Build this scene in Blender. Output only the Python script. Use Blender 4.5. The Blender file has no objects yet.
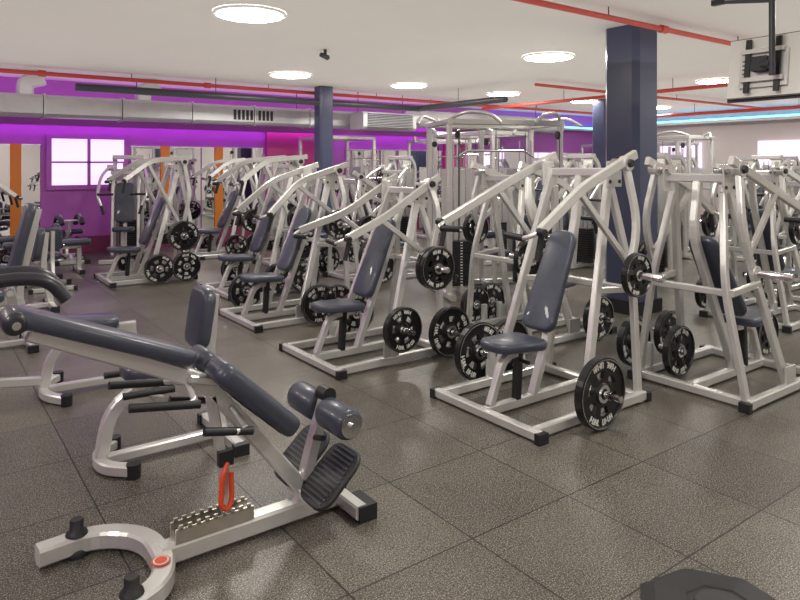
import bpy, bmesh, math, random
from mathutils import Vector as V, Matrix as M
random.seed(4)
sc = bpy.context.scene
COL = sc.collection

# ---------------------------------------------------------------- materials
def mat(name, col, rough=.5, metal=0, emit=None, es=0, noise=0, nscale=20, coat=0):
    m = bpy.data.materials.new(name); m.use_nodes = True
    nt = m.node_tree; b = nt.nodes['Principled BSDF']
    b.inputs['Base Color'].default_value = (*col, 1)
    b.inputs['Roughness'].default_value = rough
    b.inputs['Metallic'].default_value = metal
    if coat: b.inputs['Coat Weight'].default_value = coat
    if emit:
        b.inputs['Emission Color'].default_value = (*emit, 1)
        b.inputs['Emission Strength'].default_value = es
    if noise:
        tc = nt.nodes.new('ShaderNodeTexCoord'); n = nt.nodes.new('ShaderNodeTexNoise')
        n.inputs['Scale'].default_value = nscale; n.inputs['Detail'].default_value = 3
        mx = nt.nodes.new('ShaderNodeMix'); mx.data_type = 'RGBA'
        mx.inputs['A'].default_value = (*[c*(1-noise) for c in col], 1)
        mx.inputs['B'].default_value = (*[min(1, c*(1+noise)) for c in col], 1)
        nt.links.new(tc.outputs['Object'], n.inputs['Vector'])
        nt.links.new(n.outputs['Fac'], mx.inputs['Factor'])
        nt.links.new(mx.outputs['Result'], b.inputs['Base Color'])
    return m

SILVER = mat('silver_paint', (.70, .70, .68), .25, .52, noise=.06, nscale=8)
CHROME = mat('chrome', (.8, .8, .8), .15, 1)
PAD = mat('slate_vinyl', (.048, .056, .082), .36, noise=.12, nscale=30, coat=.2)
PADD = mat('dark_vinyl', (.022, .023, .034), .35, noise=.12, nscale=30, coat=.2)
BLACK = mat('black_rubber', (.012, .012, .014), .5, noise=.2, nscale=40)
PLATE = mat('cast_iron_black', (.012, .012, .013), .30, .2)
WHITE = mat('white_lettering', (.75, .75, .7), .5)
RED = mat('red_pipe_paint', (.50, .05, .035), .4, noise=.1)
ORANGE = mat('orange_red_plastic', (.75, .08, .02), .35)
RIB = mat('ribbed_rubber', (.025, .025, .027), .45)
BRASS = mat('worn_steel', (.58, .54, .47), .32, .85, noise=.2)
DUCT = mat('galvanised_duct', (.70, .71, .73), .4, .3, noise=.12, nscale=5)
DARKP = mat('black_pipe_paint', (.03, .03, .04), .4)
COLM = mat('column_blue_paint', (.055, .065, .12), .28, noise=.1, nscale=3)
YEL = mat('yellow_label', (.8, .55, .05), .5)
MATS = [SILVER, CHROME, PAD, PADD, BLACK, PLATE, WHITE, RED, ORANGE, RIB, BRASS, DUCT, DARKP, COLM, YEL]
MI = {m.name: i for i, m in enumerate(MATS)}

# ---------------------------------------------------------------- geometry kit
def fillet(pts, r, n=5):
    pts = [V(p) for p in pts]
    if r <= 0 or len(pts) < 3: return pts
    out = [pts[0]]
    for i in range(1, len(pts)-1):
        a, b, c = pts[i-1], pts[i], pts[i+1]
        d1 = (a-b); d2 = (c-b)
        rr = min(r, d1.length*.48, d2.length*.48)
        p0 = b+d1.normalized()*rr; p2 = b+d2.normalized()*rr
        for k in range(n+1):
            t = k/n
            out.append(p0*(1-t)**2+b*2*t*(1-t)+p2*t*t)
    out.append(pts[-1]); return out

class Kit:
    def __init__(s): s.parts = {}; s.meshes = None
    def add(s, part, vs, fs, m, smooth=False):
        P = s.parts.setdefault(part, [[], [], [], []])
        o = len(P[0]); P[0].extend([tuple(v) for v in vs])
        for f in fs:
            P[1].append([i+o for i in f]); P[2].append(MI[m.name]); P[3].append(smooth)
    def sweep(s, part, pts, sec, m, smooth, ref=None):
        pts = [V(p) for p in pts]; n = len(pts); T = []
        for i in range(n):
            if i == 0: t = pts[1]-pts[0]
            elif i == n-1: t = pts[-1]-pts[-2]
            else: t = (pts[i+1]-pts[i]).normalized()+(pts[i]-pts[i-1]).normalized()
            T.append(t.normalized())
        if ref is None:
            for c in (V((0, 1, 0)), V((0, 0, 1)), V((1, 0, 0))):
                if max(abs(t.dot(c)) for t in T) < .93: ref = c; break
            else: ref = V((.3, .5, .8))
        else: ref = V(ref)
        vs = []; k = len(sec)
        for p, t in zip(pts, T):
            b = (ref-t*ref.dot(t)).normalized(); nn = t.cross(b)
            for (x, y) in sec: vs.append(p+b*x+nn*y)
        fs = []
        for i in range(n-1):
            for j in range(k):
                a = i*k+j; b2 = i*k+(j+1) % k
                fs.append([a, b2, b2+k, a+k])
        s.add(part, vs, fs, m, smooth)
        s.add(part, vs[:k], [list(range(k))[::-1]], m)
        s.add(part, vs[-k:], [list(range(k))], m)
    def tube(s, part, pts, r, m=SILVER, fil=0, seg=12):
        sec = [(r*math.cos(2*math.pi*i/seg), r*math.sin(2*math.pi*i/seg)) for i in range(seg)]
        s.sweep(part, fillet(pts, fil), sec, m, True)
    def beam(s, part, pts, w=.06, h=.06, m=SILVER, fil=0, ref=None):
        a, b = w/2, h/2; c = min(a, b)*.28
        sec = [(a-c, -b), (a, -b+c), (a, b-c), (a-c, b), (-a+c, b), (-a, b-c), (-a, -b+c), (-a+c, -b)]
        s.sweep(part, fillet(pts, fil), sec, m, False, ref)
    def box(s, part, c, size, m, rot=None):
        x, y, z = [q/2 for q in size]; c = V(c)
        R = rot or M.Identity(3)
        vs = [c+R@V((i*x, j*y, k*z)) for i in (-1, 1) for j in (-1, 1) for k in (-1, 1)]
        s.add(part, vs, [[0, 1, 3, 2], [4, 6, 7, 5], [0, 4, 5, 1], [2, 3, 7, 6], [0, 2, 6, 4], [1, 5, 7, 3]], m)
    def pad(s, part, p0, p1, w, t, m=PAD, ref=(0, 1, 0), R=.05, taper=1.0):
        p0, p1 = V(p0), V(p1); ax = (p1-p0); L = ax.length; ax.normalize()
        ref = V(ref); b = (ref-ax*ref.dot(ax)).normalized(); n = ax.cross(b)
        bm = bmesh.new(); bmesh.ops.create_cube(bm, size=1)
        for v in bm.verts:
            v.co = V((v.co.x*L, v.co.y*w*(taper if v.co.x > 0 else 1), v.co.z*t))
        ed = [e for e in bm.edges if abs(e.verts[0].co.z-e.verts[1].co.z) > t*.5]
        bmesh.ops.bevel(bm, geom=ed, offset=min(R, w*.4, L*.4), segments=4, affect='EDGES', profile=.5)
        ed = [e for e in bm.edges if abs(e.verts[0].co.z-e.verts[1].co.z) < 1e-5 and len(e.link_faces) == 2 and
              any(abs(f.normal.z) > .9 for f in e.link_faces) and not all(abs(f.normal.z) > .9 for f in e.link_faces)]
        bmesh.ops.bevel(bm, geom=ed, offset=t*.36, segments=3, affect='EDGES', profile=.5)
        mid = (p0+p1)/2; bm.verts.index_update()
        vs = [mid+ax*v.co.x+b*v.co.y+n*v.co.z for v in bm.verts]
        fs = [[v.index for v in f.verts] for f in bm.faces]
        bm.free(); s.add(part, vs, fs, m, True)
    def lathe(s, part, c, axis, prof, m, seg=20, smooth=True):
        c = V(c); axis = V(axis).normalized()
        h = V((0, 0, 1)) if abs(axis.z) < .9 else V((1, 0, 0))
        b = axis.cross(h).normalized(); n = axis.cross(b)
        vs = []; fs = []
        for (r, z) in prof:
            for j in range(seg):
                a = 2*math.pi*j/seg; vs.append(c+axis*z+b*(r*math.cos(a))+n*(r*math.sin(a)))
        for i in range(len(prof)-1):
            for j in range(seg):
                a = i*seg+j; q = i*seg+(j+1) % seg
                fs.append([a, q, q+seg, a+seg])
        s.add(part, vs, fs, m, smooth)
        s.add(part, vs[:seg], [list(range(seg))], m); s.add(part, vs[-seg:], [list(range(seg))[::-1]], m)
    def ring(s, part, c, axis, r0, r1, m, seg=32):
        c = V(c); axis = V(axis).normalized()
        h = V((0, 0, 1)) if abs(axis.z) < .9 else V((1, 0, 0))
        b = axis.cross(h).normalized(); n = axis.cross(b); vs = []
        for r in (r0, r1):
            for j in range(seg):
                a = 2*math.pi*j/seg; vs.append(c+b*(r*math.cos(a))+n*(r*math.sin(a)))
        s.add(part, vs, [[j, (j+1) % seg, seg+(j+1) % seg, seg+j] for j in range(seg)], m)
    def roller(s, part, p0, p1, r, m=PAD):
        p0, p1 = V(p0), V(p1); L = (p1-p0).length
        s.lathe(part, p0, p1-p0, [(r*.6, 0), (r*.9, .006), (r, .02), (r, L-.02), (r*.9, L-.006), (r*.6, L)], m)
        s.lathe(part, p0, p1-p0, [(.014, -.02), (.014, L+.02)], CHROME, 10)
    def plate(s, part, c, axis, R=.205, th=.045):
        c = V(c); axis = V(axis).normalized()
        h = V((0, 0, 1)) if abs(axis.z) < .9 else V((1, 0, 0))
        b = axis.cross(h).normalized(); n = axis.cross(b)
        rad = [.11, .15, .26, .30, .40, .62, .68, .90, .93, 1.0]
        tk = [.95, .95, .95, .55, .5, .5, .5, .55, 1, .85]
        S = 42; nr = len(rad); off = random.random()*6
        def ht(i): return th/2*tk[i]
        vs = []
        for sd in (1, -1):
            for i in range(nr):
                for j in range(S):
                    a = 2*math.pi*j/S+off
                    vs.append(c+axis*(sd*ht(i))+b*(R*rad[i]*math.cos(a))+n*(R*rad[i]*math.sin(a)))
        F = lambda sd, i, j: sd*nr*S+i*S+j % S
        hole = lambda i, j: i == 4 and (j % 7) in (0, 1, 2, 3)
        fs = []
        for i in range(nr-1):
            for j in range(S):
                if hole(i, j):
                    fs.append([F(0, i, j), F(0, i, j+1), F(1, i, j+1), F(1, i, j)])
                    fs.append([F(0, i+1, j), F(0, i+1, j+1), F(1, i+1, j+1), F(1, i+1, j)])
                    if not hole(i, j-1): fs.append([F(0, i, j), F(0, i+1, j), F(1, i+1, j), F(1, i, j)])
                    if not hole(i, j+1): fs.append([F(0, i, j+1), F(0, i+1, j+1), F(1, i+1, j+1), F(1, i, j+1)])
                else:
                    fs.append([F(0, i, j), F(0, i+1, j), F(0, i+1, j+1), F(0, i, j+1)])
                    fs.append([F(1, i, j), F(1, i, j+1), F(1, i+1, j+1), F(1, i+1, j)])
        for j in range(S):
            fs.append([F(0, nr-1, j), F(1, nr-1, j), F(1, nr-1, j+1), F(0, nr-1, j+1)])
            fs.append([F(0, 0, j), F(0, 0, j+1), F(1, 0, j+1), F(1, 0, j)])
        s.add(part, vs, fs, PLATE)
        for sd in (1, -1):
            for base in (off, off+math.pi):
                for k in range(9):
                    if k == 4: continue
                    a = base+(k-4)*.145
                    rd = b*math.cos(a)+n*math.sin(a); tg = axis.cross(rd)
                    Rm = M((rd, tg, axis)).transposed()
                    o = c+axis*(sd*th*.29)
                    s.box(part, o+rd*(R*.79), (R*.17, R*.035, .003), WHITE, Rm)
                    s.box(part, o+rd*(R*(.86 if k % 2 else .79))+tg*R*.035, (R*.035, R*.07, .003), WHITE, Rm)
                    if k % 3: s.box(part, o+rd*(R*.79)+tg*R*.07, (R*.15, R*.03, .003), WHITE, Rm)
            # bare machined hub face and thin chrome ring drawn in as the rim highlight
            s.ring(part, c+axis*(sd*(th*.475+.0008)), axis, R*.15, R*.25, CHROME, 24)
            s.ring(part, c+axis*(sd*(th*.5+.0006)), axis, R*.935, R*.955, CHROME, 42)
    def place(s, name, loc, rot=0, scale=1):
        if s.meshes is None:
            s.meshes = []
            for pn, (vs, fs, ms, sm) in s.parts.items():
                me = bpy.data.meshes.new(name+'_'+pn); me.from_pydata(vs, [], fs)
                used = sorted(set(ms))
                for u in used: me.materials.append(MATS[u])
                mp = {u: i for i, u in enumerate(used)}
                me.polygons.foreach_set('material_index', [mp[q] for q in ms])
                me.polygons.foreach_set('use_smooth', sm); me.update()
                s.meshes.append((pn, me))
        e = bpy.data.objects.new(name, None); COL.objects.link(e)
        e.empty_display_size = .2; e.location = loc
        e.rotation_euler = (0, 0, math.radians(rot)); e.scale = (scale,)*3
        for pn, me in s.meshes:
            o = bpy.data.objects.new(pn, me); COL.objects.link(o); o.parent = e
        return e

# ---------------------------------------------------------------- plate-loaded lever press
def lever_press(storage, armpl, reach=.42, hz=1.17, top=1.52, pz=.85, lean=.30, seatz=.41, al=.30, ut=.20, kink=.06, inner=(), padtop=1.10):
    k = Kit()
    k.beam('frame', [(.45, -.45, .035), (.45, .45, .035)], .055, .055)
    k.beam('frame', [(-.55, -.42, .035), (-.55, .42, .035)], .055, .055)
    for s in (-1, 1):
        k.beam('frame', [(.45, s*.40, .04), (-.60, s*.40, .04)], .05, .06)
        k.box('feet', (.45, s*.46, .03), (.075, .04, .06), BLACK)
        k.box('feet', (-.62, s*.40, .03), (.04, .07, .06), BLACK)
        k.beam('frame', [(-.02, s*.38, .06), (-.46, s*ut, top)], .040, .062)
        k.beam('frame', [(-.57, s*.38, .06), (-.60, s*(ut+.08), .75), (-.47, s*ut, top-.12)], .040, .05, fil=.15)
        k.beam('frame', [(-.24, s*.30, .75), (-.58, s*.29, .72)], .038, .042)
        k.box('gussets', (-.46, s*(ut+.035), top-.03), (.15, .012, .17), SILVER)
        for q in (-.05, .05):
            for q2 in (-.05, .05):
                k.lathe('gussets', (-.46+q, s*(ut+.04), top-.03+q2), (0, s, 0), [(.013, 0), (.013, .006)], BLACK, 8)
        k.box('gussets', (-.03, s*.41, .12), (.14, .012, .14), SILVER)
        k.lathe('lever_arms', (-.50, s*ut, top+.04), (0, s, 0), [(.032, 0), (.032, al-ut+.02)], CHROME, 16)
        k.lathe('lever_arms', (-.50, s*(al-.03), top+.04), (0, s, 0), [(.05, 0), (.05, .06)], SILVER, 18)
        k.lathe('lever_arms', (-.50, s*(al+.03), top+.04), (0, s, 0), [(.028, 0), (.024, .02)], BLACK, 12)
        mid = V((-.05, s*al, (top+hz)/2+kink)); ho = al+.08
        k.beam('lever_arms', [(-.60, s*al, top+.10), mid, (reach, s*ho, hz)], .036, .060, fil=.12)
        k.beam('lever_arms', [(-.50, s*al, top+.02), (-.56, s*(al+.05), 1.15), (-.44, s*(al+.06), pz)], .036, .052, fil=.15)
        k.beam('lever_arms', [(-.46, s*(al+.03), pz+.08), (-.02, s*(al+.01), (top+hz)/2+kink-.03)], .03, .040)
        k.tube('grips', [(reach, s*ho, hz), (reach+.07, s*(ho-.03), hz-.03), (reach+.06, s*(ho-.12), hz-.04), (reach+.04, s*(ho-.22), hz-.03)], .014, SILVER, .04)
        k.tube('grips', [(reach+.068, s*(ho-.06), hz-.035), (reach+.04, s*(ho-.22), hz-.03)], .020, BLACK)
        k.tube('grips', [(reach-.02, s*ho, hz), (reach+.02, s*ho, hz-.16)], .018, BLACK)
        k.lathe('grips', (reach+.01, s*(ho+.03), hz), (0, s, 0), [(.022, -.03), (.022, .02)], BLACK, 12)
        k.lathe('weight_horns', (-.44, s*(al+.06), pz), (0, s, 0), [(.024, 0), (.024, .24), (.02, .245)], CHROME, 14)
        k.lathe('weight_horns', (-.44, s*(al+.08), pz), (0, s, 0), [(.05, 0), (.05, .012)], SILVER, 14)
    k.beam('frame', [(-.46, -ut-.03, top-.02), (-.46, ut+.03, top-.02)], .06, .06)
    k.beam('frame', [(-.58, -.28, .72), (-.58, .28, .72)], .045, .045)
    k.beam('frame', [(.45, 0, .04), (-.55, 0, .04)], .05, .06)
    k.beam('frame', [(.02, 0, .06), (-lean-.10, 0, padtop+.02), (-.46, 0, top-.03)], .055, .055, fil=.1)
    k.beam('seat_post', [(.17, 0, .06), (.15, 0, seatz-.04)], .05, .05, BLACK)
    k.beam('seat_post', [(.40, 0, .07), (.28, 0, seatz-.06), (.05, 0, seatz-.05)], .045, .05, fil=.08)
    k.tube('seat_post', [(.16, .03, seatz-.10), (.16, .10, seatz-.10)], .012, BLACK)
    k.pad('seat', (.01, 0, seatz), (.42, 0, seatz+.02), .34, .06, taper=.7, R=.09)
    k.pad('back_pad', (-.02, 0, seatz+.06), (-lean, 0, padtop), .27, .06, taper=.78, R=.07)
    for (X, s, z, R) in storage:
        k.lathe('weight_horns', (X, s*.42, z), (0, s, 0), [(.02, 0), (.02, .25)], CHROME, 12)
        if z > .12: k.beam('frame', [(X, s*.40, .06), (X, s*.40, z+.02)], .045, .05)
        k.plate('weight_plates', (X, s*.53, z), (0, 1, 0), R, .055)
    for (X, Yy, z, R) in inner:
        k.lathe('weight_horns', (X, Yy-.05, z), (0, 1, 0), [(.02, 0), (.02, .2)], CHROME, 12)
        k.beam('frame', [(X, Yy+.10, .06), (X, Yy+.10, z)], .04, .05)
        k.plate('weight_plates', (X, Yy, z), (0, 1, 0), R, .05)
    for (s, n, R) in armpl:
        for q in range(n): k.plate('weight_plates', (-.44, s*(al+.12+.05*q), pz), (0, 1, 0), R, .045)
    return k

kM1 = lever_press([(.02, 1, .215, .21), (.0, -1, .215, .21), (-.3, -1, .205, .20)], [(1, 1, .14), (-1, 1, .14)], al=.34, ut=.24)
kM2 = lever_press([(-.42, 1, .215, .185), (.05, 1, .21, .18)], [(1, 1, .14)], top=1.48, inner=[(-.33, .22, .2, .18), (.56, .02, .23, .17)], lean=.42, padtop=1.05, ut=.18)
kM3 = lever_press([(-.52, 1, .215, .20), (-.05, 1, .3, .17), (-.3, -1, .2, .19)], [(1, 2, .17), (-1, 1, .17)], reach=.35, hz=1.0, top=1.35, pz=.72, kink=-.04)
kM4 = lever_press([(-.15, 1, .2, .19), (.15, -1, .2, .19), (-.35, 1, .2, .17)], [(1, 1, .15), (-1, 1, .15)], reach=.30, hz=1.08, top=1.45, pz=.95, kink=.12)
kM5 = lever_press([(-.1, 1, .2, .19), (-.45, 1, .2, .19), (0, -1, .2, .19)], [(1, 2, .2), (-1, 2, .2)], reach=.3, hz=1.35, top=1.55, pz=.6, kink=.15)

kM1.place('plate_loaded_chest_press', (3.25, 2.95, 0), 180)
kM2.place('plate_loaded_chest_press', (4.80, 2.45, 0), 0)
kM3.place('plate_loaded_row_machine', (2.93, 4.56, 0), 180)
kM4.place('plate_loaded_shoulder_press', (3.0, 6.15, 0), 180)
kM5.place('plate_loaded_pulldown_machine', (3.35, 7.66, 0), 180)
kM5.place('plate_loaded_pulldown_machine', (2.45, 9.3, 0), 180)
kM4.place('plate_loaded_shoulder_press', (4.72, 4.2, 0), 0)
kM3.place('plate_loaded_row_machine', (5.2, 7.6, 0), 0)
kM1.place('plate_loaded_chest_press', (4.9, 9.3, 0), 0)
kM4.place('plate_loaded_shoulder_press', (7.1, 3.2, 0), 0)
kM3.place('plate_loaded_row_machine', (8.6, 3.3, 0), 0)
kM5.place('plate_loaded_pulldown_machine', (4.2, 11.0, 0), 180)
kM1.place('plate_loaded_chest_press', (9.75, 4.1, 0), 180)
kM4.place('plate_loaded_shoulder_press', (.2, 9.3, 0), 0)
kM5.place('plate_loaded_pulldown_machine', (-1.6, 9.8, 0), 0)
kM4.place('plate_loaded_shoulder_press', (.9, 11.6, 0), 0)

# ---------------------------------------------------------------- cable tower
def weight_stack(k, x, y, z0=.1, n=14, w=.28, d=.14, axis=0):
    for i in range(n):
        sz = (w, d, .028) if axis == 0 else (d, w, .028)
        k.box('weight_stack', (x, y, z0+i*.034), sz, BLACK)
        k.box('weight_stack', (x+(0 if axis == 0 else -d/2-.001), y+(-d/2-.001 if axis == 0 else 0), z0+i*.034), (.03, .003, .012) if axis == 0 else (.003, .03, .012), WHITE)
    for q in (-.08, .08):
        px, py = (x+q, y) if axis == 0 else (x, y+q)
        k.tube('guide_rods', [(px, py, .05), (px, py, 1.85 if axis == 0 else 1.6)], .011, CHROME, seg=8)
    k.tube('cables', [(x, y, z0+n*.034), (x, y, 1.95 if axis == 0 else 1.62)], .005, BLACK, seg=6)

def cable_tower():
    k = Kit()
    for sx in (-.7, .7):
        for sy in (-.4, .4):
            k.beam('frame', [(sx, sy, .03), (sx, sy, 2.05)], .06, .06)
        k.beam('frame', [(sx, -.55, .04), (sx, .55, .04)], .07, .07)
        k.beam('frame', [(sx, -.45, 2.05), (sx, .45, 2.05)], .07, .07)
        weight_stack(k, sx*.62, .0, n=16)
        k.beam('frame', [(sx*.62, -.12, .04), (sx*.62, .12, .04)], .1, .04)
        for z in (.25, 1.0, 1.9):
            k.lathe('pulleys', (sx*.9, -.47, z), (1, 0, 0), [(.05, -.012), (.045, 0), (.05, .012)], BLACK, 16)
        k.tube('cables', [(sx*.9, -.52, .25), (sx*.9, -.52, 1.9)], .005, BLACK, seg=6)
        k.tube('handles', [(sx*.9-.07, -.54, 1.0), (sx*.9+.07, -.54, 1.0)], .015, BLACK)
        k.box('weight_shroud', (sx*.62, .13, .85), (.38, .012, 1.3), SILVER)
        k.tube('pull_up_bars', [(sx, -.4, 2.08), (sx*.8, -.6, 2.16), (sx*.45, -.72, 2.12), (sx*.3, -.75, 2.02)], .02, SILVER, .12)
        k.tube('pull_up_bars', [(sx, .1, 2.08), (sx*1.35, -.1, 2.14), (sx*1.5, -.3, 2.02)], .02, SILVER, .12)
    for sy in (-.4, .4):
        k.beam('frame', [(-.7, sy, 2.05), (.7, sy, 2.05)], .07, .07)
        k.beam('frame', [(-.7, sy, .04), (.7, sy, .04)], .07, .07) if sy > 0 else None
    k.beam('frame', [(0, .4, .04), (0, .4, 2.0)], .06, .06)
    k.beam('frame', [(-.7, .4, 1.1), (.7, .4, 1.1)], .05, .05)
    k.tube('cables', [(0, -.1, 2.0), (0, -.1, 1.72)], .005, BLACK, seg=6)
    k.tube('lat_bar', [(-.5, -.1, 1.64), (-.38, -.1, 1.72), (.38, -.1, 1.72), (.5, -.1, 1.64)], .014, CHROME, .04)
    k.pad('seat', (0, -.25, .48), (0, .1, .48), .3, .07, ref=(1, 0, 0))
    k.beam('seat_post', [(0, -.05, .06), (0, -.05, .45)], .05, .05, ref=(1, 0, 0))
    k.beam('seat_post', [(0, .4, .05), (0, -.2, .05)], .06, .06)
    k.tube('thigh_rollers', [(0, .1, .5), (0, .12, .68)], .02)
    k.roller('thigh_rollers', (-.2, .1, .68), (.2, .1, .68), .05)
    return k
kT = cable_tower()
kT.place('cable_tower', (5.75, 5.9, 0), -22)
kT.place('cable_tower', (7.6, 8.1, 0), -90)
kT.place('cable_tower', (11.6, 7.2, 0), -90)
kT.place('cable_tower', (9.3, 11.0, 0), 0)
kT.place('cable_tower', (14.6, 9.2, 0), -90)
kT.place('cable_tower', (-1.8, 11.6, 0), 0)

# ---------------------------------------------------------------- selectorised machine
def selector_machine():
    k = Kit()
    k.beam('frame', [(-.75, -.3, .04), (-.75, .3, .04)], .07, .06)
    k.beam('frame', [(.55, -.3, .04), (.55, .3, .04)], .07, .06)
    k.beam('frame', [(-.75, 0, .04), (.55, 0, .04)], .07, .06)
    for s in (-1, 1):
        k.beam('frame', [(-.7, s*.22, .04), (-.7, s*.22, 1.55), (-.55, s*.22, 1.68)], .05, .08, fil=.1)
        k.beam('frame', [(-.15, s*.2, .06), (-.3, s*.2, 1.35), (-.62, s*.2, 1.62)], .05, .06, fil=.2)
        k.tube('press_arms', [(-.35, s*.28, 1.5), (0, s*.36, 1.35), (.3, s*.36, 1.05), (.32, s*.3, .9)], .024, SILVER, .2)
        k.tube('press_arms', [(.3, s*.36, 1.08), (.34, s*.12, 1.08)], .018, BLACK)
        k.tube('grips', [(.32, s*.3, .9), (.33, s*.26, .76)], .022, BLACK)
        k.lathe('press_arms', (-.35, s*.2, 1.5), (0, s, 0), [(.05, 0), (.05, .1)], SILVER, 16)
    k.beam('frame', [(-.56, -.24, 1.68), (-.56, .24, 1.68)], .07, .1)
    k.beam('frame', [(-.32, -.24, 1.42), (-.32, .24, 1.42)], .06, .06)
    weight_stack(k, -.62, 0, n=15, axis=1)
    k.box('weight_shroud', (-.77, 0, .8), (.015, .42, 1.35), SILVER)
    k.box('instruction_placard', (-.53, .16, 1.52), (.02, .16, .22), WHITE)
    k.pad('seat', (.02, 0, .5), (.42, 0, .53), .36, .08, taper=.75, R=.08)
    k.pad('back_pad', (-.03, 0, .6), (-.15, 0, 1.25), .3, .07, R=.07)
    k.beam('seat_post', [(.18, 0, .06), (.18, 0, .47)], .06, .06)
    k.beam('seat_post', [(-.08, 0, .06), (-.22, 0, 1.35)], .06, .06)
    return k
kS = selector_machine()
for (x, y, r) in [(7.6, 5.3, 180), (9.5, 6.2, 180), (9.6, 8.6, 180), (6.7, 9.65, 200), (11.7, 4.2, 180), (13.2, 6.0, 180),
                  (11.4, 10.6, 200), (13.3, 11.2, 180), (15.6, 6.4, 180), (11.8, 1.9, 180), (14.8, 3.9, 180),
                  (2.75, 11.4, 250), (13.4, 4.3, 180), (16.2, 8.2, 180), (13.0, 8.0, 180), (-3.2, 8.6, 0), (-3.2, 10.8, 0), (-3.3, 6.2, 0),
                  (11.2, 5.4, 180), (7.5, 6.4, 180)]:
    kS.place('selectorised_weight_machine', (x, y, 0), r)

# ---------------------------------------------------------------- power rack
def rack():
    k = Kit()
    for sx in (-.6, .6):
        for sy in (-.55, .55):
            k.beam('frame', [(sx, sy, .03), (sx, sy, 2.2)], .07, .07)
            for i in range(14): k.lathe('frame', (sx, sy-.036, .4+i*.12), (0, -1, 0), [(.012, 0), (.012, .002)], BLACK, 8)
            for z in (.5, .95):
                k.lathe('plate_pegs', (sx*1.06, sy, z), (sx, 0, 0), [(.022, 0), (.022, .26)], CHROME, 10)
                k.plate('weight_plates', (sx*1.06+math.copysign(.1, sx), sy, z), (1, 0, 0), .2, .05)
        k.beam('frame', [(sx, -.6, .04), (sx, .6, .04)], .07, .07)
        k.beam('frame', [(sx, -.55, 2.2), (sx, .55, 2.2)], .07, .07)
        k.beam('safety_bars', [(sx, -.6, .8), (sx, .6, .8)], .05, .05, BLACK)
    for sy in (-.55, .55):
        k.beam('frame', [(-.6, sy, 2.2), (.6, sy, 2.2)], .07, .07)
    k.beam('frame', [(-.6, .55, .04), (.6, .55, .04)], .07, .07)
    k.lathe('barbell', (-1.05, -.62, 1.35), (1, 0, 0), [(.025, 0), (.025, .35), (.014, .36), (.014, 1.74), (.025, 1.75), (.025, 2.1)], CHROME, 12)
    for sx in (-.6, .6):
        k.beam('bar_hooks', [(sx, -.58, 1.38), (sx, -.58, 1.30), (sx, -.66, 1.30), (sx, -.66, 1.38)], .04, .015, BLACK)
        k.plate('weight_plates', (sx*1.32, -.62, 1.35), (1, 0, 0), .21, .05)
    k.pad('bench_pad', (0, -.9, .45), (0, .2, .45), .28, .07, ref=(1, 0, 0))
    for y in (-.75, .1):
        k.beam('bench_frame', [(0, y, .04), (0, y, .42)], .05, .05, ref=(1, 0, 0))
        k.beam('bench_frame', [(-.22, y, .03), (.22, y, .03)], .05, .05)
    k.beam('bench_frame', [(0, -.75, .38), (0, .1, .38)], .05, .05)
    return k
kR = rack()
for (x, y, r) in [(7.0, 11.75, 0), (15.9, 11.6, 0)]:
    kR.place('power_rack', (x, y, 0), r, .95)

# flat bench
k = Kit()
k.pad('bench_pad', (-.55, 0, .44), (.55, 0, .44), .28, .08)
k.beam('frame', [(-.42, 0, .37), (.42, 0, .37)], .06, .05)
for sx in (-.4, .4):
    k.beam('frame', [(sx, 0, .04), (sx, 0, .37)], .06, .06); k.beam('frame', [(sx, -.24, .03), (sx, .24, .03)], .06, .06)
    for s in (-1, 1): k.box('feet', (sx, s*.25, .03), (.07, .04, .06), BLACK)
k.place('flat_bench', (1.5, 10.45, 0), 0)

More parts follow.
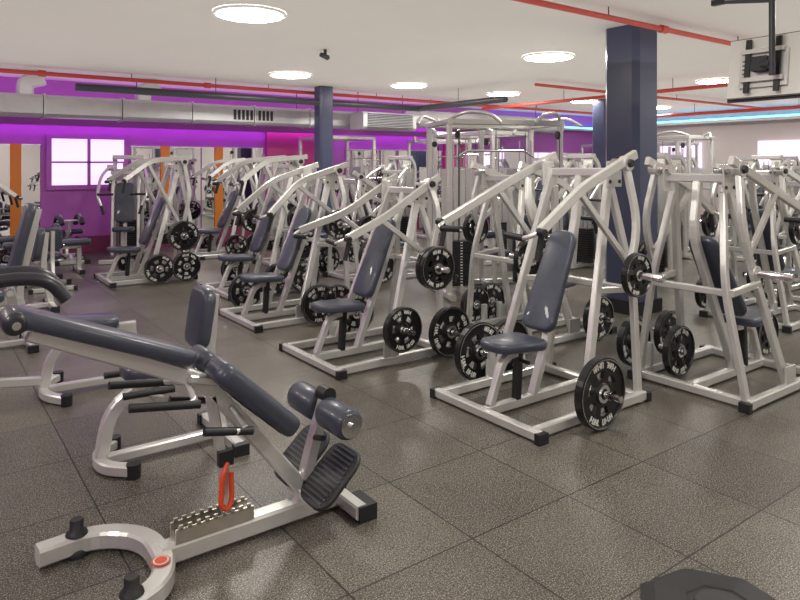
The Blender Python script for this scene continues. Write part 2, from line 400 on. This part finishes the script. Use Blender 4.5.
# ---------------------------------------------------------------- foreground adjustable sit-up bench
def situp():
    k = Kit()
    k.beam('base_frame', [(-.38, .28, .045), (-.16, .30, .045), (.0, .15, .045), (.0, -.08, .045), (-.06, -.20, .045), (-.20, -.26, .045)], .07, .08, fil=.12, ref=(0, 0, 1))
    for (x, y) in ((-.24, .29), (-.16, -.225)):
        k.lathe('rubber_feet', (x, y, .0), (0, 0, 1), [(.048, 0), (.048, .02), (.04, .03)], BLACK, 20)
        k.lathe('rubber_feet', (x, y, .08), (0, 0, 1), [(.042, 0), (.038, .012), (.026, .018), (.026, .055), (.022, .06)], BLACK, 20)
    k.lathe('badge', (-.025, -.10, .083), (0, 0, 1), [(.034, 0), (.034, .003)], ORANGE, 24)
    k.lathe('badge', (-.025, -.10, .085), (0, 0, 1), [(.028, 0), (.028, .0025)], WHITE, 24)
    k.lathe('badge', (-.025, -.10, .0865), (0, 0, 1), [(.022, 0), (.022, .0025)], ORANGE, 24)
    k.beam('base_frame', [(0, 0, .05), (.80, 0, .05)], .08, .075)
    for s in (-1, 1):
        k.box('adjustment_rack', (.21, s*.033, .115), (.32, .008, .055), BRASS)
        for i in range(9): k.box('adjustment_rack', (.07+i*.035, s*.033, .147), (.016, .008, .018), BRASS)
    for i in range(9): k.lathe('adjustment_rack', (.07+i*.035, -.033, .11), (0, 1, 0), [(.006, 0), (.006, .066)], BLACK, 8)
    k.beam('strut', [(.27, 0, .10), (.25, 0, .34), (.20, 0, .62)], .05, .035, fil=.06)
    k.beam('strut', [(.27, -.035, .10), (.27, .035, .10)], .05, .03)
    k.tube('release_handle', [(.255, -.04, .35), (.225, -.06, .31), (.215, -.07, .20), (.245, -.07, .175), (.265, -.06, .21), (.27, -.04, .31)], .0105, ORANGE, .03)
    k.box('strut', (.25, -.03, .37), (.06, .03, .06), BLACK)
    k.beam('spine', [(-.44, 0, .975), (.05, 0, .745), (.18, 0, .68), (.62, 0, .12)], .05, .065, fil=.12)
    k.beam('spine', [(.10, 0, .72), (.30, 0, .66)], .12, .03)
    k.pad('back_pad', (-.50, 0, 1.045), (.13, 0, .785), .165, .06, R=.06)
    k.roller('back_pad', (-.49, -.085, 1.02), (-.49, .085, 1.02), .04, PADD)
    for s in (-1, 1):
        k.pad('hip_pads', (.17, s*.11, .775), (.50, s*.11, .46), .18, .085, R=.05)
        k.box('hip_pads', (.325, s*.11, .575), (.3, .12, .015), BLACK, M.Rotation(math.radians(43.7), 3, 'Y'))
        k.tube('side_handles', [(.10, s*.02, .69), (.09, s*.15, .66), (.03, s*.16, .665)], .013, SILVER, .03)
        k.tube('side_handles', [(.10, s*.16, .655), (-.15, s*.15, .69)], .016, BLACK)
        k.tube('side_handles', [(.28, s*.03, .56), (.27, s*.20, .535), (.22, s*.21, .54)], .013, SILVER, .03)
        k.tube('side_handles', [(.29, s*.205, .525), (.10, s*.205, .565)], .016, BLACK)
        p0, p1 = V((.575, s*.13, .12)), V((.785, s*.13, .31))
        k.pad('footplates', p0, p1, .23, .022, RIB, R=.07)
        ax = (p1-p0).normalized(); nn = V((-ax.z, 0, ax.x))
        Rm = M((ax, V((0, 1, 0)), nn)).transposed()
        for i in range(12):
            k.box('footplates', p0+ax*(.03+i*.021)+nn*.013, (.008, .19-.03*abs(i-5)/5, .006), PAD, Rm)
        k.roller('ankle_rollers', (.715, s*.03, .455), (.715, s*.24, .455), .066)
        k.lathe('ankle_rollers', (.715, s*.242, .455), (0, s, 0), [(.05, 0), (.05, .004)], CHROME, 18)
        k.box('rubber_feet', (.83, s*.13, .035), (.09, .14, .07), BLACK)
    k.beam('roller_post', [(.60, 0, .08), (.66, 0, .30), (.715, 0, .455), (.735, 0, .52)], .05, .055, fil=.08)
    k.lathe('roller_post', (.73, -.035, .52), (0, 1, 0), [(.035, 0), (.035, .07)], BLACK, 16)
    k.tube('roller_post', [(.66, -.03, .35), (.66, -.10, .37)], .012, BLACK)
    k.beam('base_frame', [(.80, -.19, .045), (.80, .19, .045)], .06, .06)
    k.beam('base_frame', [(.60, -.12, .12), (.60, .12, .12)], .04, .03)
    return k
situp().place('adjustable_sit_up_bench', (.756, 2.593, 0), 0)

# ---------------------------------------------------------------- seated abdominal benches
def curl_bench(back=True, arms=True, bt=.87, bx=-.08, cw=.27):
    k = Kit()
    k.pad('seat', (.0, 0, .45), (.36, 0, .47), .30, .08, taper=.8, R=.08)
    if back:
        k.pad('back_pad', (-.03, 0, .54), (bx, 0, bt), .25, .075, R=.07)
        k.beam('frame', [(-.18, 0, .04), (-.10, 0, .45), (bx-.05, 0, bt-.05)], .05, .06, fil=.1)
    else:
        k.beam('frame', [(-.18, 0, .04), (-.08, 0, .42)], .05, .06)
    k.beam('frame', [(-.12, 0, .40), (.25, 0, .40), (.42, 0, .28), (.46, 0, .04)], .055, .065, fil=.16)
    k.beam('frame', [(-.18, 0, .04), (.46, 0, .04)], .05, .05)
    k.beam('frame', [(-.18, -.26, .035), (-.18, .26, .035)], .06, .06)
    k.beam('frame', [(.36, -cw, .035), (.45, -cw*.55, .035), (.47, 0, .035), (.45, cw*.55, .035), (.36, cw, .035)], .055, .06, fil=.14, ref=(0, 0, 1))
    for s in (-1, 1):
        k.tube('side_handles', [(.20, s*.02, .38), (.20, s*.20, .37), (.28, s*.20, .40)], .014, SILVER, .03)
        k.tube('side_handles', [(.15, s*.20, .40), (.40, s*.20, .41)], .018, BLACK)
        k.lathe('feet', (.35, s*(cw+.01), 0), (0, 0, 1), [(.035, 0), (.035, .07)], BLACK, 16)
        k.box('feet', (-.18, s*.27, .03), (.08, .05, .06), BLACK)
    if arms:
        k.beam('mast', [(.30, 0, .40), (.50, 0, .44), (.62, 0, .58), (.66, 0, .74)], .05, .06, fil=.15)
        k.beam('mast', [(.44, 0, .10), (.80, 0, .14), (.92, 0, .08)], .05, .055, fil=.1)
        k.beam('mast', [(.92, -.24, .035), (.92, .24, .035)], .06, .06)
        k.tube('mast', [(.66, -.2, .74), (.66, .2, .74)], .02, SILVER)
        for s in (-1, 1):
            k.box('feet', (.92, s*.24, .035), (.10, .09, .07), BLACK)
            k.tube('arm_pads', [(.34, s*.16, .66), (.44, s*.16, .80), (.66, s*.16, .83), (.88, s*.16, .78), (.95, s*.16, .70)], .044, PADD, .14)
            k.roller('arm_pads', (.58, s*.05, .54), (.58, s*.24, .54), .045, PADD)
    return k
curl_bench(True, False, cw=.19).place('abdominal_bench', (1.22, 3.62, 0), 180)
kc = curl_bench(False, True)
kc.place('arm_curl_bench', (1.15, 4.95, 0), 176)
curl_bench(True, False, 1.22, -.20).place('upright_utility_bench', (.60, 6.45, 0), 180)
kc2 = curl_bench(True, True)
kc2.place('abdominal_bench', (1.0, 8.0, 0), 180)
kc2.place('abdominal_bench', (1.35, 9.15, 0), 90, .9)
kc.place('arm_curl_bench', (1.95, 12.1, 0), -90, .9)

# ---------------------------------------------------------------- rubber balance platform (bottom right)
k = Kit()
k.lathe('platform', (0, 0, 0), (0, 0, 1), [(.28, 0), (.28, .02), (.23, .05), (.12, .06), (.115, .055), (.05, .055)], BLACK, 8, False)
k.lathe('platform', (0, 0, .055), (0, 0, 1), [(.09, 0), (.085, .012)], RIB, 24)
k.place('rubber_step_platform', (2.19, 1.15, 0), 12)

# ---------------------------------------------------------------- TV on ceiling bracket
k = Kit()
H = 3.0
R = M.Rotation(math.radians(8), 3, 'Y')
def tp(x, y, z): return tuple(R@V((x, y, z)))
k.box('screen_shell', (0, 0, 0), (.05, .50, .42), WHITE, R)
k.box('screen_shell', tp(.03, 0, 0), (.02, .54, .46), DARKP, R)
k.box('screen_shell', tp(-.035, 0, -.02), (.03, .32, .26), SILVER, R)
for i in range(6): k.box('screen_shell', tp(-.051, .11, -.11+i*.03), (.003, .06, .010), DARKP, R)
for y in (-.1, .1): k.box('wall_bracket', tp(-.06, y, 0), (.02, .035, .38), BLACK, R)
for z in (-.1, .1): k.box('wall_bracket', tp(-.07, 0, z), (.02, .28, .03), SILVER, R)
k.box('wall_bracket', tp(-.09, 0, 0), (.05, .10, .10), BLACK, R)
k.tube('ceiling_pole', [(-.14, -.1, -.08), (-.14, -.1, H-2.23)], .020, DARKP)
k.tube('ceiling_pole', [(-.14, -.1, 0), (-.08, 0, 0)], .03, DARKP)
k.lathe('ceiling_pole', (-.14, -.1, H-2.23), (0, 0, -1), [(.08, 0), (.08, .02)], DARKP, 16)
k.tube('support_arm', [(-.14, -.1, .42), (-.14, .27, .48)], .014, DARKP)
k.box('support_arm', (-.14, .27, .48), (.04, .08, .04), BLACK)
k.place('ceiling_mounted_television', (4.76, 2.19, 2.23), 0)

# ================================================================ ROOM
def rbox(name, lo, hi, m):
    me = bpy.data.meshes.new(name); bm = bmesh.new(); bmesh.ops.create_cube(bm, size=1)
    for v in bm.verts:
        v.co = V([(lo[i]+hi[i])/2+v.co[i]*(hi[i]-lo[i]) for i in range(3)])
    bm.to_mesh(me); bm.free(); me.materials.append(m)
    o = bpy.data.objects.new(name, me); COL.objects.link(o); return o

def floor_mat():
    m = bpy.data.materials.new('speckled_rubber_tiles'); m.use_nodes = True
    nt = m.node_tree; N = nt.nodes; L = nt.links; b = N['Principled BSDF']
    tc = N.new('ShaderNodeTexCoord'); mp = N.new('ShaderNodeMapping')
    mp.inputs['Location'].default_value = (-1.86+12, -1.43+12, 0)
    L.new(tc.outputs['Object'], mp.inputs['Vector'])
    br = N.new('ShaderNodeTexBrick'); br.offset = 0; br.squash = 1
    br.inputs['Scale'].default_value = 1; br.inputs['Brick Width'].default_value = .6; br.inputs['Row Height'].default_value = .6
    br.inputs['Mortar Size'].default_value = .0045; br.inputs['Mortar Smooth'].default_value = .3
    br.inputs['Color1'].default_value = (.056, .050, .041, 1); br.inputs['Color2'].default_value = (.112, .101, .084, 1)
    br.inputs['Mortar'].default_value = (.010, .009, .008, 1)
    L.new(mp.outputs['Vector'], br.inputs['Vector'])
    n1 = N.new('ShaderNodeTexNoise'); n1.inputs['Scale'].default_value = 190; n1.inputs['Detail'].default_value = 2; n1.inputs['Roughness'].default_value = .6
    L.new(tc.outputs['Object'], n1.inputs['Vector'])
    cr = N.new('ShaderNodeValToRGB'); cr.color_ramp.elements[0].position = .565; cr.color_ramp.elements[1].position = .61
    L.new(n1.outputs['Fac'], cr.inputs['Fac'])
    n2 = N.new('ShaderNodeTexNoise'); n2.inputs['Scale'].default_value = 110; n2.inputs['Detail'].default_value = 2
    L.new(mp.outputs['Vector'], n2.inputs['Vector'])
    cr2 = N.new('ShaderNodeValToRGB'); cr2.color_ramp.elements[0].position = .42; cr2.color_ramp.elements[1].position = .54
    cr2.color_ramp.elements[0].color = (.25, .25, .25, 1)
    L.new(n2.outputs['Fac'], cr2.inputs['Fac'])
    n3 = N.new('ShaderNodeTexNoise'); n3.inputs['Scale'].default_value = 2.2; n3.inputs['Detail'].default_value = 4
    L.new(tc.outputs['Object'], n3.inputs['Vector'])
    cr3 = N.new('ShaderNodeValToRGB'); cr3.color_ramp.elements[0].position = .35; cr3.color_ramp.elements[1].position = .7
    cr3.color_ramp.elements[0].color = (.72, .72, .72, 1); cr3.color_ramp.elements[1].color = (1.35, 1.32, 1.28, 1)
    L.new(n3.outputs['Fac'], cr3.inputs['Fac'])
    ml = N.new('ShaderNodeMix'); ml.data_type = 'RGBA'; ml.blend_type = 'MULTIPLY'; ml.inputs['Factor'].default_value = 1
    L.new(br.outputs['Color'], ml.inputs['A']); L.new(cr2.outputs['Color'], ml.inputs['B'])
    ml2 = N.new('ShaderNodeMix'); ml2.data_type = 'RGBA'; ml2.blend_type = 'MULTIPLY'; ml2.inputs['Factor'].default_value = 1
    L.new(ml.outputs['Result'], ml2.inputs['A']); L.new(cr3.outputs['Color'], ml2.inputs['B'])
    inv = N.new('ShaderNodeMath'); inv.operation = 'SUBTRACT'; inv.inputs[0].default_value = 1; L.new(br.outputs['Fac'], inv.inputs[1])
    mm = N.new('ShaderNodeMath'); mm.operation = 'MULTIPLY'; L.new(cr.outputs['Color'], mm.inputs[0]); L.new(inv.outputs[0], mm.inputs[1])
    m2 = N.new('ShaderNodeMath'); m2.operation = 'MULTIPLY'; L.new(mm.outputs[0], m2.inputs[0]); m2.inputs[1].default_value = .8
    mx = N.new('ShaderNodeMix'); mx.data_type = 'RGBA'; mx.inputs['B'].default_value = (.50, .46, .39, 1)
    L.new(m2.outputs[0], mx.inputs['Factor']); L.new(ml2.outputs['Result'], mx.inputs['A'])
    L.new(mx.outputs['Result'], b.inputs['Base Color'])
    b.inputs['Roughness'].default_value = .36
    bp = N.new('ShaderNodeBump'); bp.inputs['Strength'].default_value = .18; bp.inputs['Distance'].default_value = .003
    ad = N.new('ShaderNodeMath'); ad.operation = 'SUBTRACT'; L.new(n1.outputs['Fac'], ad.inputs[0]); L.new(br.outputs['Fac'], ad.inputs[1])
    L.new(ad.outputs[0], bp.inputs['Height']); L.new(bp.outputs['Normal'], b.inputs['Normal'])
    return m
X0, X1, Y0, Y1 = -4.5, 17.2, -3.2, 12.6
CEIL = mat('ceiling_paint', (.72, .69, .65), .7, noise=.03, nscale=1.5)
PURP = mat('purple_paint', (.46, .12, .50), .5, noise=.1, nscale=2)
MAG = mat('magenta_paint', (.48, .05, .22), .5, noise=.12, nscale=3)
CREAM = mat('cream_paint', (.62, .58, .56), .6, noise=.05, nscale=2)
MIRROR = mat('mirror_glass', (.88, .88, .90), .015, 1)
ORP = mat('orange_mirror_reflection', (.75, .25, .03), .5)
MAROON = mat('maroon_baseboard', (.22, .035, .10), .4)
GLOW = mat('frosted_window_glow', (.7, .6, .8), .4, emit=(.86, .68, 1.0), es=.7)
LAMP = mat('lamp_diffuser', (.9, .9, .88), .5, emit=(1, .95, .87), es=32)
TRIMW = mat('lamp_trim_white', (.85, .84, .8), .4)
PLED = mat('purple_led', (.5, .1, .9), .5, emit=(.74, .16, 1.0), es=6)
CLED = mat('cyan_led', (.1, .6, .9), .5, emit=(.10, .55, 1.0), es=4)

rbox('floor', (X0, Y0, -.1), (X1, Y1, 0), floor_mat())
rbox('ceiling', (X0, Y0, H), (X1, Y1, H+.1), CEIL)
rbox('wall_back', (X0, Y1, 0), (X1, Y1+.15, H), PURP)
rbox('wall_right', (X1, Y0, 0), (X1+.15, Y1+.15, H), CREAM)
rbox('wall_left', (X0-.15, Y0, 0), (X0, Y1+.15, H), PURP)
rbox('wall_front', (X0-.15, Y0-.15, 0), (X1+.15, Y0, H), CREAM)
rbox('baseboard_back', (X0, Y1-.03, 0), (X1, Y1, .30), MAROON)
rbox('baseboard_right', (X1-.03, Y0, 0), (X1, Y1-.03, .2), MAROON)
def mirror(name, x0, x1, z0=.32, z1=1.88, n=1):
    w = (x1-x0)/n
    e = bpy.data.objects.new(name, None); COL.objects.link(e)
    for i in range(n):
        o = rbox('glass_panel', (x0+i*w+.012, Y1-.02, z0), (x0+(i+1)*w-.012, Y1-.004, z1), MIRROR); o.parent = e
    for z in (z0-.015, z1):
        o = rbox('rail', (x0, Y1-.025, z), (x1, Y1-.002, z+.015), CHROME); o.parent = e
mirror('wall_mirror', -4.2, 1.7, n=5)
mirror('wall_mirror', 3.15, 5.75, n=2)
mirror('wall_mirror', 7.7, 10.5, n=2)
mirror('wall_mirror', 11.4, 16.6, n=4)
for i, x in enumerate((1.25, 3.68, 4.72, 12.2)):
    rbox('trim_%d' % (i+1), (x, Y1-.05, .32), (x+.16, Y1-.026, 1.9), ORP)  # orange strips painted in for pillars reflected in the mirrors
rbox('trim_9', (5.8, Y1-.08, .3), (7.1, Y1-.001, 2.3), MAG)
rbox('trim_10', (10.55, Y1-.08, .3), (11.35, Y1-.001, 2.3), MAG)
we = bpy.data.objects.new('window_1', None); COL.objects.link(we)
for i in (0, 1):
    o = rbox('pane', (1.86+i*.61, Y1-.03, 1.2), (2.42+i*.61, Y1-.01, 2.0), GLOW); o.parent = we
for (a, b_) in (((1.78, 1.12), (3.10, 1.2)), ((1.78, 2.0), (3.10, 2.08)), ((1.78, 1.2), (1.86, 2.0)), ((2.42, 1.2), (2.47, 2.0)), ((3.03, 1.2), (3.10, 2.0)), ((1.86, 1.58), (3.03, 1.61))):
    o = rbox('frame_bar', (a[0], Y1-.05, a[1]), (b_[0], Y1-.005, b_[1]), PURP); o.parent = we
rbox('led_strip_light', (-4, Y1-.22, 2.30), (10.4, Y1-.19, 2.33), PLED)
rbox('led_strip_light', (-4, Y1-.20, 2.235), (10.4, Y1-.17, 2.26), PLED)
rbox('trim_11', (-4.4, Y1-.24, 2.27), (10.5, Y1-.001, 2.295), PURP)
rbox('trim_14', (-4.4, Y1-.26, 2.21), (10.5, Y1-.24, 2.33), PURP)
rbox('led_strip_light', (X1-.35, 1, 2.72), (X1-.32, 12, 2.76), CLED)
rbox('trim_12', (X1-.40, .5, 2.66), (X1-.001, 12.4, 2.70), CREAM)
rbox('led_strip_light', (11.5, Y1-.25, 2.60), (16.7, Y1-.22, 2.64), CLED)
rbox('trim_13', (10.8, Y1-.30, 2.54), (16.78, Y1-.001, 2.58), CREAM)
def column(x, y, s):
    k = Kit()
    k.beam('shaft', [(0, 0, 0), (0, 0, H)], s, s, COLM)
    k.box('skirting', (0, 0, .07), (s+.03, s+.03, .14), BLACK)
    k.place('structural_column', (x, y, 0), 0)
column(6.15, 4.22, .42)
column(6.12, 10.75, .28)
column(12.4, 9.2, .40)

def lamp(x, y):
    e = bpy.data.objects.new('ceiling_light', None); COL.objects.link(e); e.location = (x, y, H)
    for nm, prof, m in (('diffuser', [(.315, -.022), (.28, -.034), (.15, -.040), (.0001, -.042)], LAMP),
                        ('trim_ring', [(.345, -.001), (.345, -.018), (.335, -.026), (.315, -.026), (.312, -.018)], TRIMW)):
        me = bpy.data.meshes.new(nm); bm = bmesh.new(); S = 36
        rows = [[bm.verts.new((r*math.cos(2*math.pi*j/S), r*math.sin(2*math.pi*j/S), z)) for j in range(S)] for r, z in prof]
        for a in range(len(rows)-1):
            for j in range(S): bm.faces.new([rows[a][j], rows[a+1][j], rows[a+1][(j+1) % S], rows[a][(j+1) % S]])
        bm.to_mesh(me); bm.free(); me.materials.append(m)
        o = bpy.data.objects.new(nm, me); COL.objects.link(o); o.parent = e
for x in (-1.7, 2.57, 6.8, 11.1, 15.3):
    lamp(x, 5.93); lamp(x, 2.2); lamp(x, -1.4)
for x in (-1.5, 4.83, 7.2, 9.6, 12.2, 15.0): lamp(x, 9.55)

def pipe(name, pts, r, m, fit=()):
    k = Kit(); k.tube('run', pts, r, m, .08)
    for (c, ax) in fit: k.lathe('coupling', c, ax, [(r*1.5, -.05), (r*1.5, .05)], m, 14)
    for a, b_ in zip(pts[:-1], pts[1:]):
        a, b_ = V(a), V(b_); n = int((b_-a).length//2.5)
        for i in range(1, n+1):
            p = a+(b_-a)*i/(n+1)
            if b_.z == a.z: k.tube('hanger', [(p.x, p.y, p.z), (p.x, p.y, H)], .006, DARKP, seg=6)
    k.place(name, (0, 0, 0))
pipe('sprinkler_pipe', [(-4.3, 11.0, 2.90), (16.9, 11.0, 2.90)], .033, RED, [((x, 11.0, 2.9), (1, 0, 0)) for x in (1.5, 4, 6.2)])
pipe('sprinkler_pipe', [(-4.3, 3.75, 2.90), (16.9, 3.75, 2.90)], .027, RED, [((7.45, 3.75, 2.9), (1, 0, 0)), ((6.0, 3.75, 2.9), (1, 0, 0))])
pipe('sprinkler_pipe', [(10.2, 3.9, 2.80), (10.2, 10.8, 2.80)], .033, RED)
pipe('sprinkler_pipe', [(14.9, 3.9, 2.76), (14.9, 10.8, 2.76)], .04, RED)
pipe('sprinkler_pipe', [(8.4, 7.6, 2.90), (16.9, 7.6, 2.90)], .027, RED)
pipe('black_conduit_pipe', [(1.9, 10.7, 2.70), (8.3, 10.7, 2.70), (8.3, 8.2, 2.70)], .06, DARKP)
k = Kit()
for i in range(9):
    x = -3+i*1.15
    k.beam('section', [(x, 11.6, 2.46), (x+1.12, 11.6, 2.46)], .42, .34, DUCT)
    k.beam('flange', [(x-.02, 11.6, 2.46), (x+.01, 11.6, 2.46)], .46, .38, DUCT)
for i in range(10): k.box('louvre', (4.65+i*.08, 11.385, 2.46), (.05, .01, .18), DARKP)
for x in (-2, .5, 3, 6): k.tube('hanger', [(x, 11.6, 2.6), (x, 11.6, 3.0)], .008, DARKP)
for x in (1.35, 3.1):
    k.beam('branch', [(x, 11.6, 2.62), (x, 11.6, 2.82), (x+.25, 11.6, 2.90)], .26, .22, DUCT, fil=.05)
k.place('air_duct', (0, 0, 0))
k = Kit()
k.beam('cabinet', [(6.7, 11.0, 2.42), (8.0, 11.0, 2.42)], .5, .34, DUCT)
for i in range(9): k.box('louvre', (7.35, 10.74, 2.29+i*.032), (1.1, .012, .014), DARKP)
for x in (6.8, 7.9): k.tube('hanger', [(x, 11.1, 2.55), (x, 11.1, 3.0)], .008, DARKP)
k.place('ceiling_air_conditioner', (.3, .0, 0))
k = Kit()
k.tube('run', [(8.6, 11.4, 2.55), (13.5, 11.4, 2.55)], .19, DUCT, seg=24)
for i in range(11): k.lathe('seam', (8.8+i*.45, 11.4, 2.55), (1, 0, 0), [(.198, -.01), (.198, .01)], DUCT, 24)
for x in (9.2, 12.6): k.tube('hanger', [(x, 11.4, 2.6), (x, 11.4, 3.0)], .008, DARKP)
k.place('round_air_duct', (0, 0, 0))
k = Kit()
k.tube('mount', [(0, 0, 3.0), (0, 0, 2.94)], .02, DARKP); k.lathe('body', (-.06, 0, 2.93), (1, .3, -.2), [(.03, 0), (.035, .12), (.02, .14)], DARKP, 14)
k.place('security_camera', (4.15, 7.25, 0))
for (y, z, w, h, m) in ((7.5, 1.8, 1.2, .7, GLOW), (10.2, 1.8, 1.2, .7, GLOW)):
    rbox('wall_television', (X1-.06, y-w/2, z-h/2), (X1-.002, y+w/2, z+h/2), m)

# added area light without a fixture, unseen from below, brightens the ceiling
ld = bpy.data.lights.new('added_ceiling_fill', 'AREA'); ld.shape = 'RECTANGLE'; ld.size = 21.4; ld.size_y = 15.4
ld.energy = 340; ld.color = (1, .96, .9)
o = bpy.data.objects.new('added_ceiling_fill', ld); COL.objects.link(o); o.location = (6.35, 4.7, 2.62); o.rotation_euler = (math.pi, 0, 0)

w = bpy.data.worlds.new('World'); sc.world = w; w.use_nodes = True
w.node_tree.nodes['Background'].inputs[0].default_value = (.9, .9, 1, 1)
w.node_tree.nodes['Background'].inputs[1].default_value = .5
cd = bpy.data.cameras.new('camera'); co = bpy.data.objects.new('camera', cd); COL.objects.link(co)
co.location = (0, 0, 1.55); co.rotation_euler = (math.radians(90), 0, -math.radians(36.25))
cd.sensor_width = 36; cd.lens = 29.7; cd.shift_y = -.169; cd.clip_start = .05
sc.camera = co
sc.view_settings.view_transform = 'Standard'
sc.view_settings.exposure = 0.6
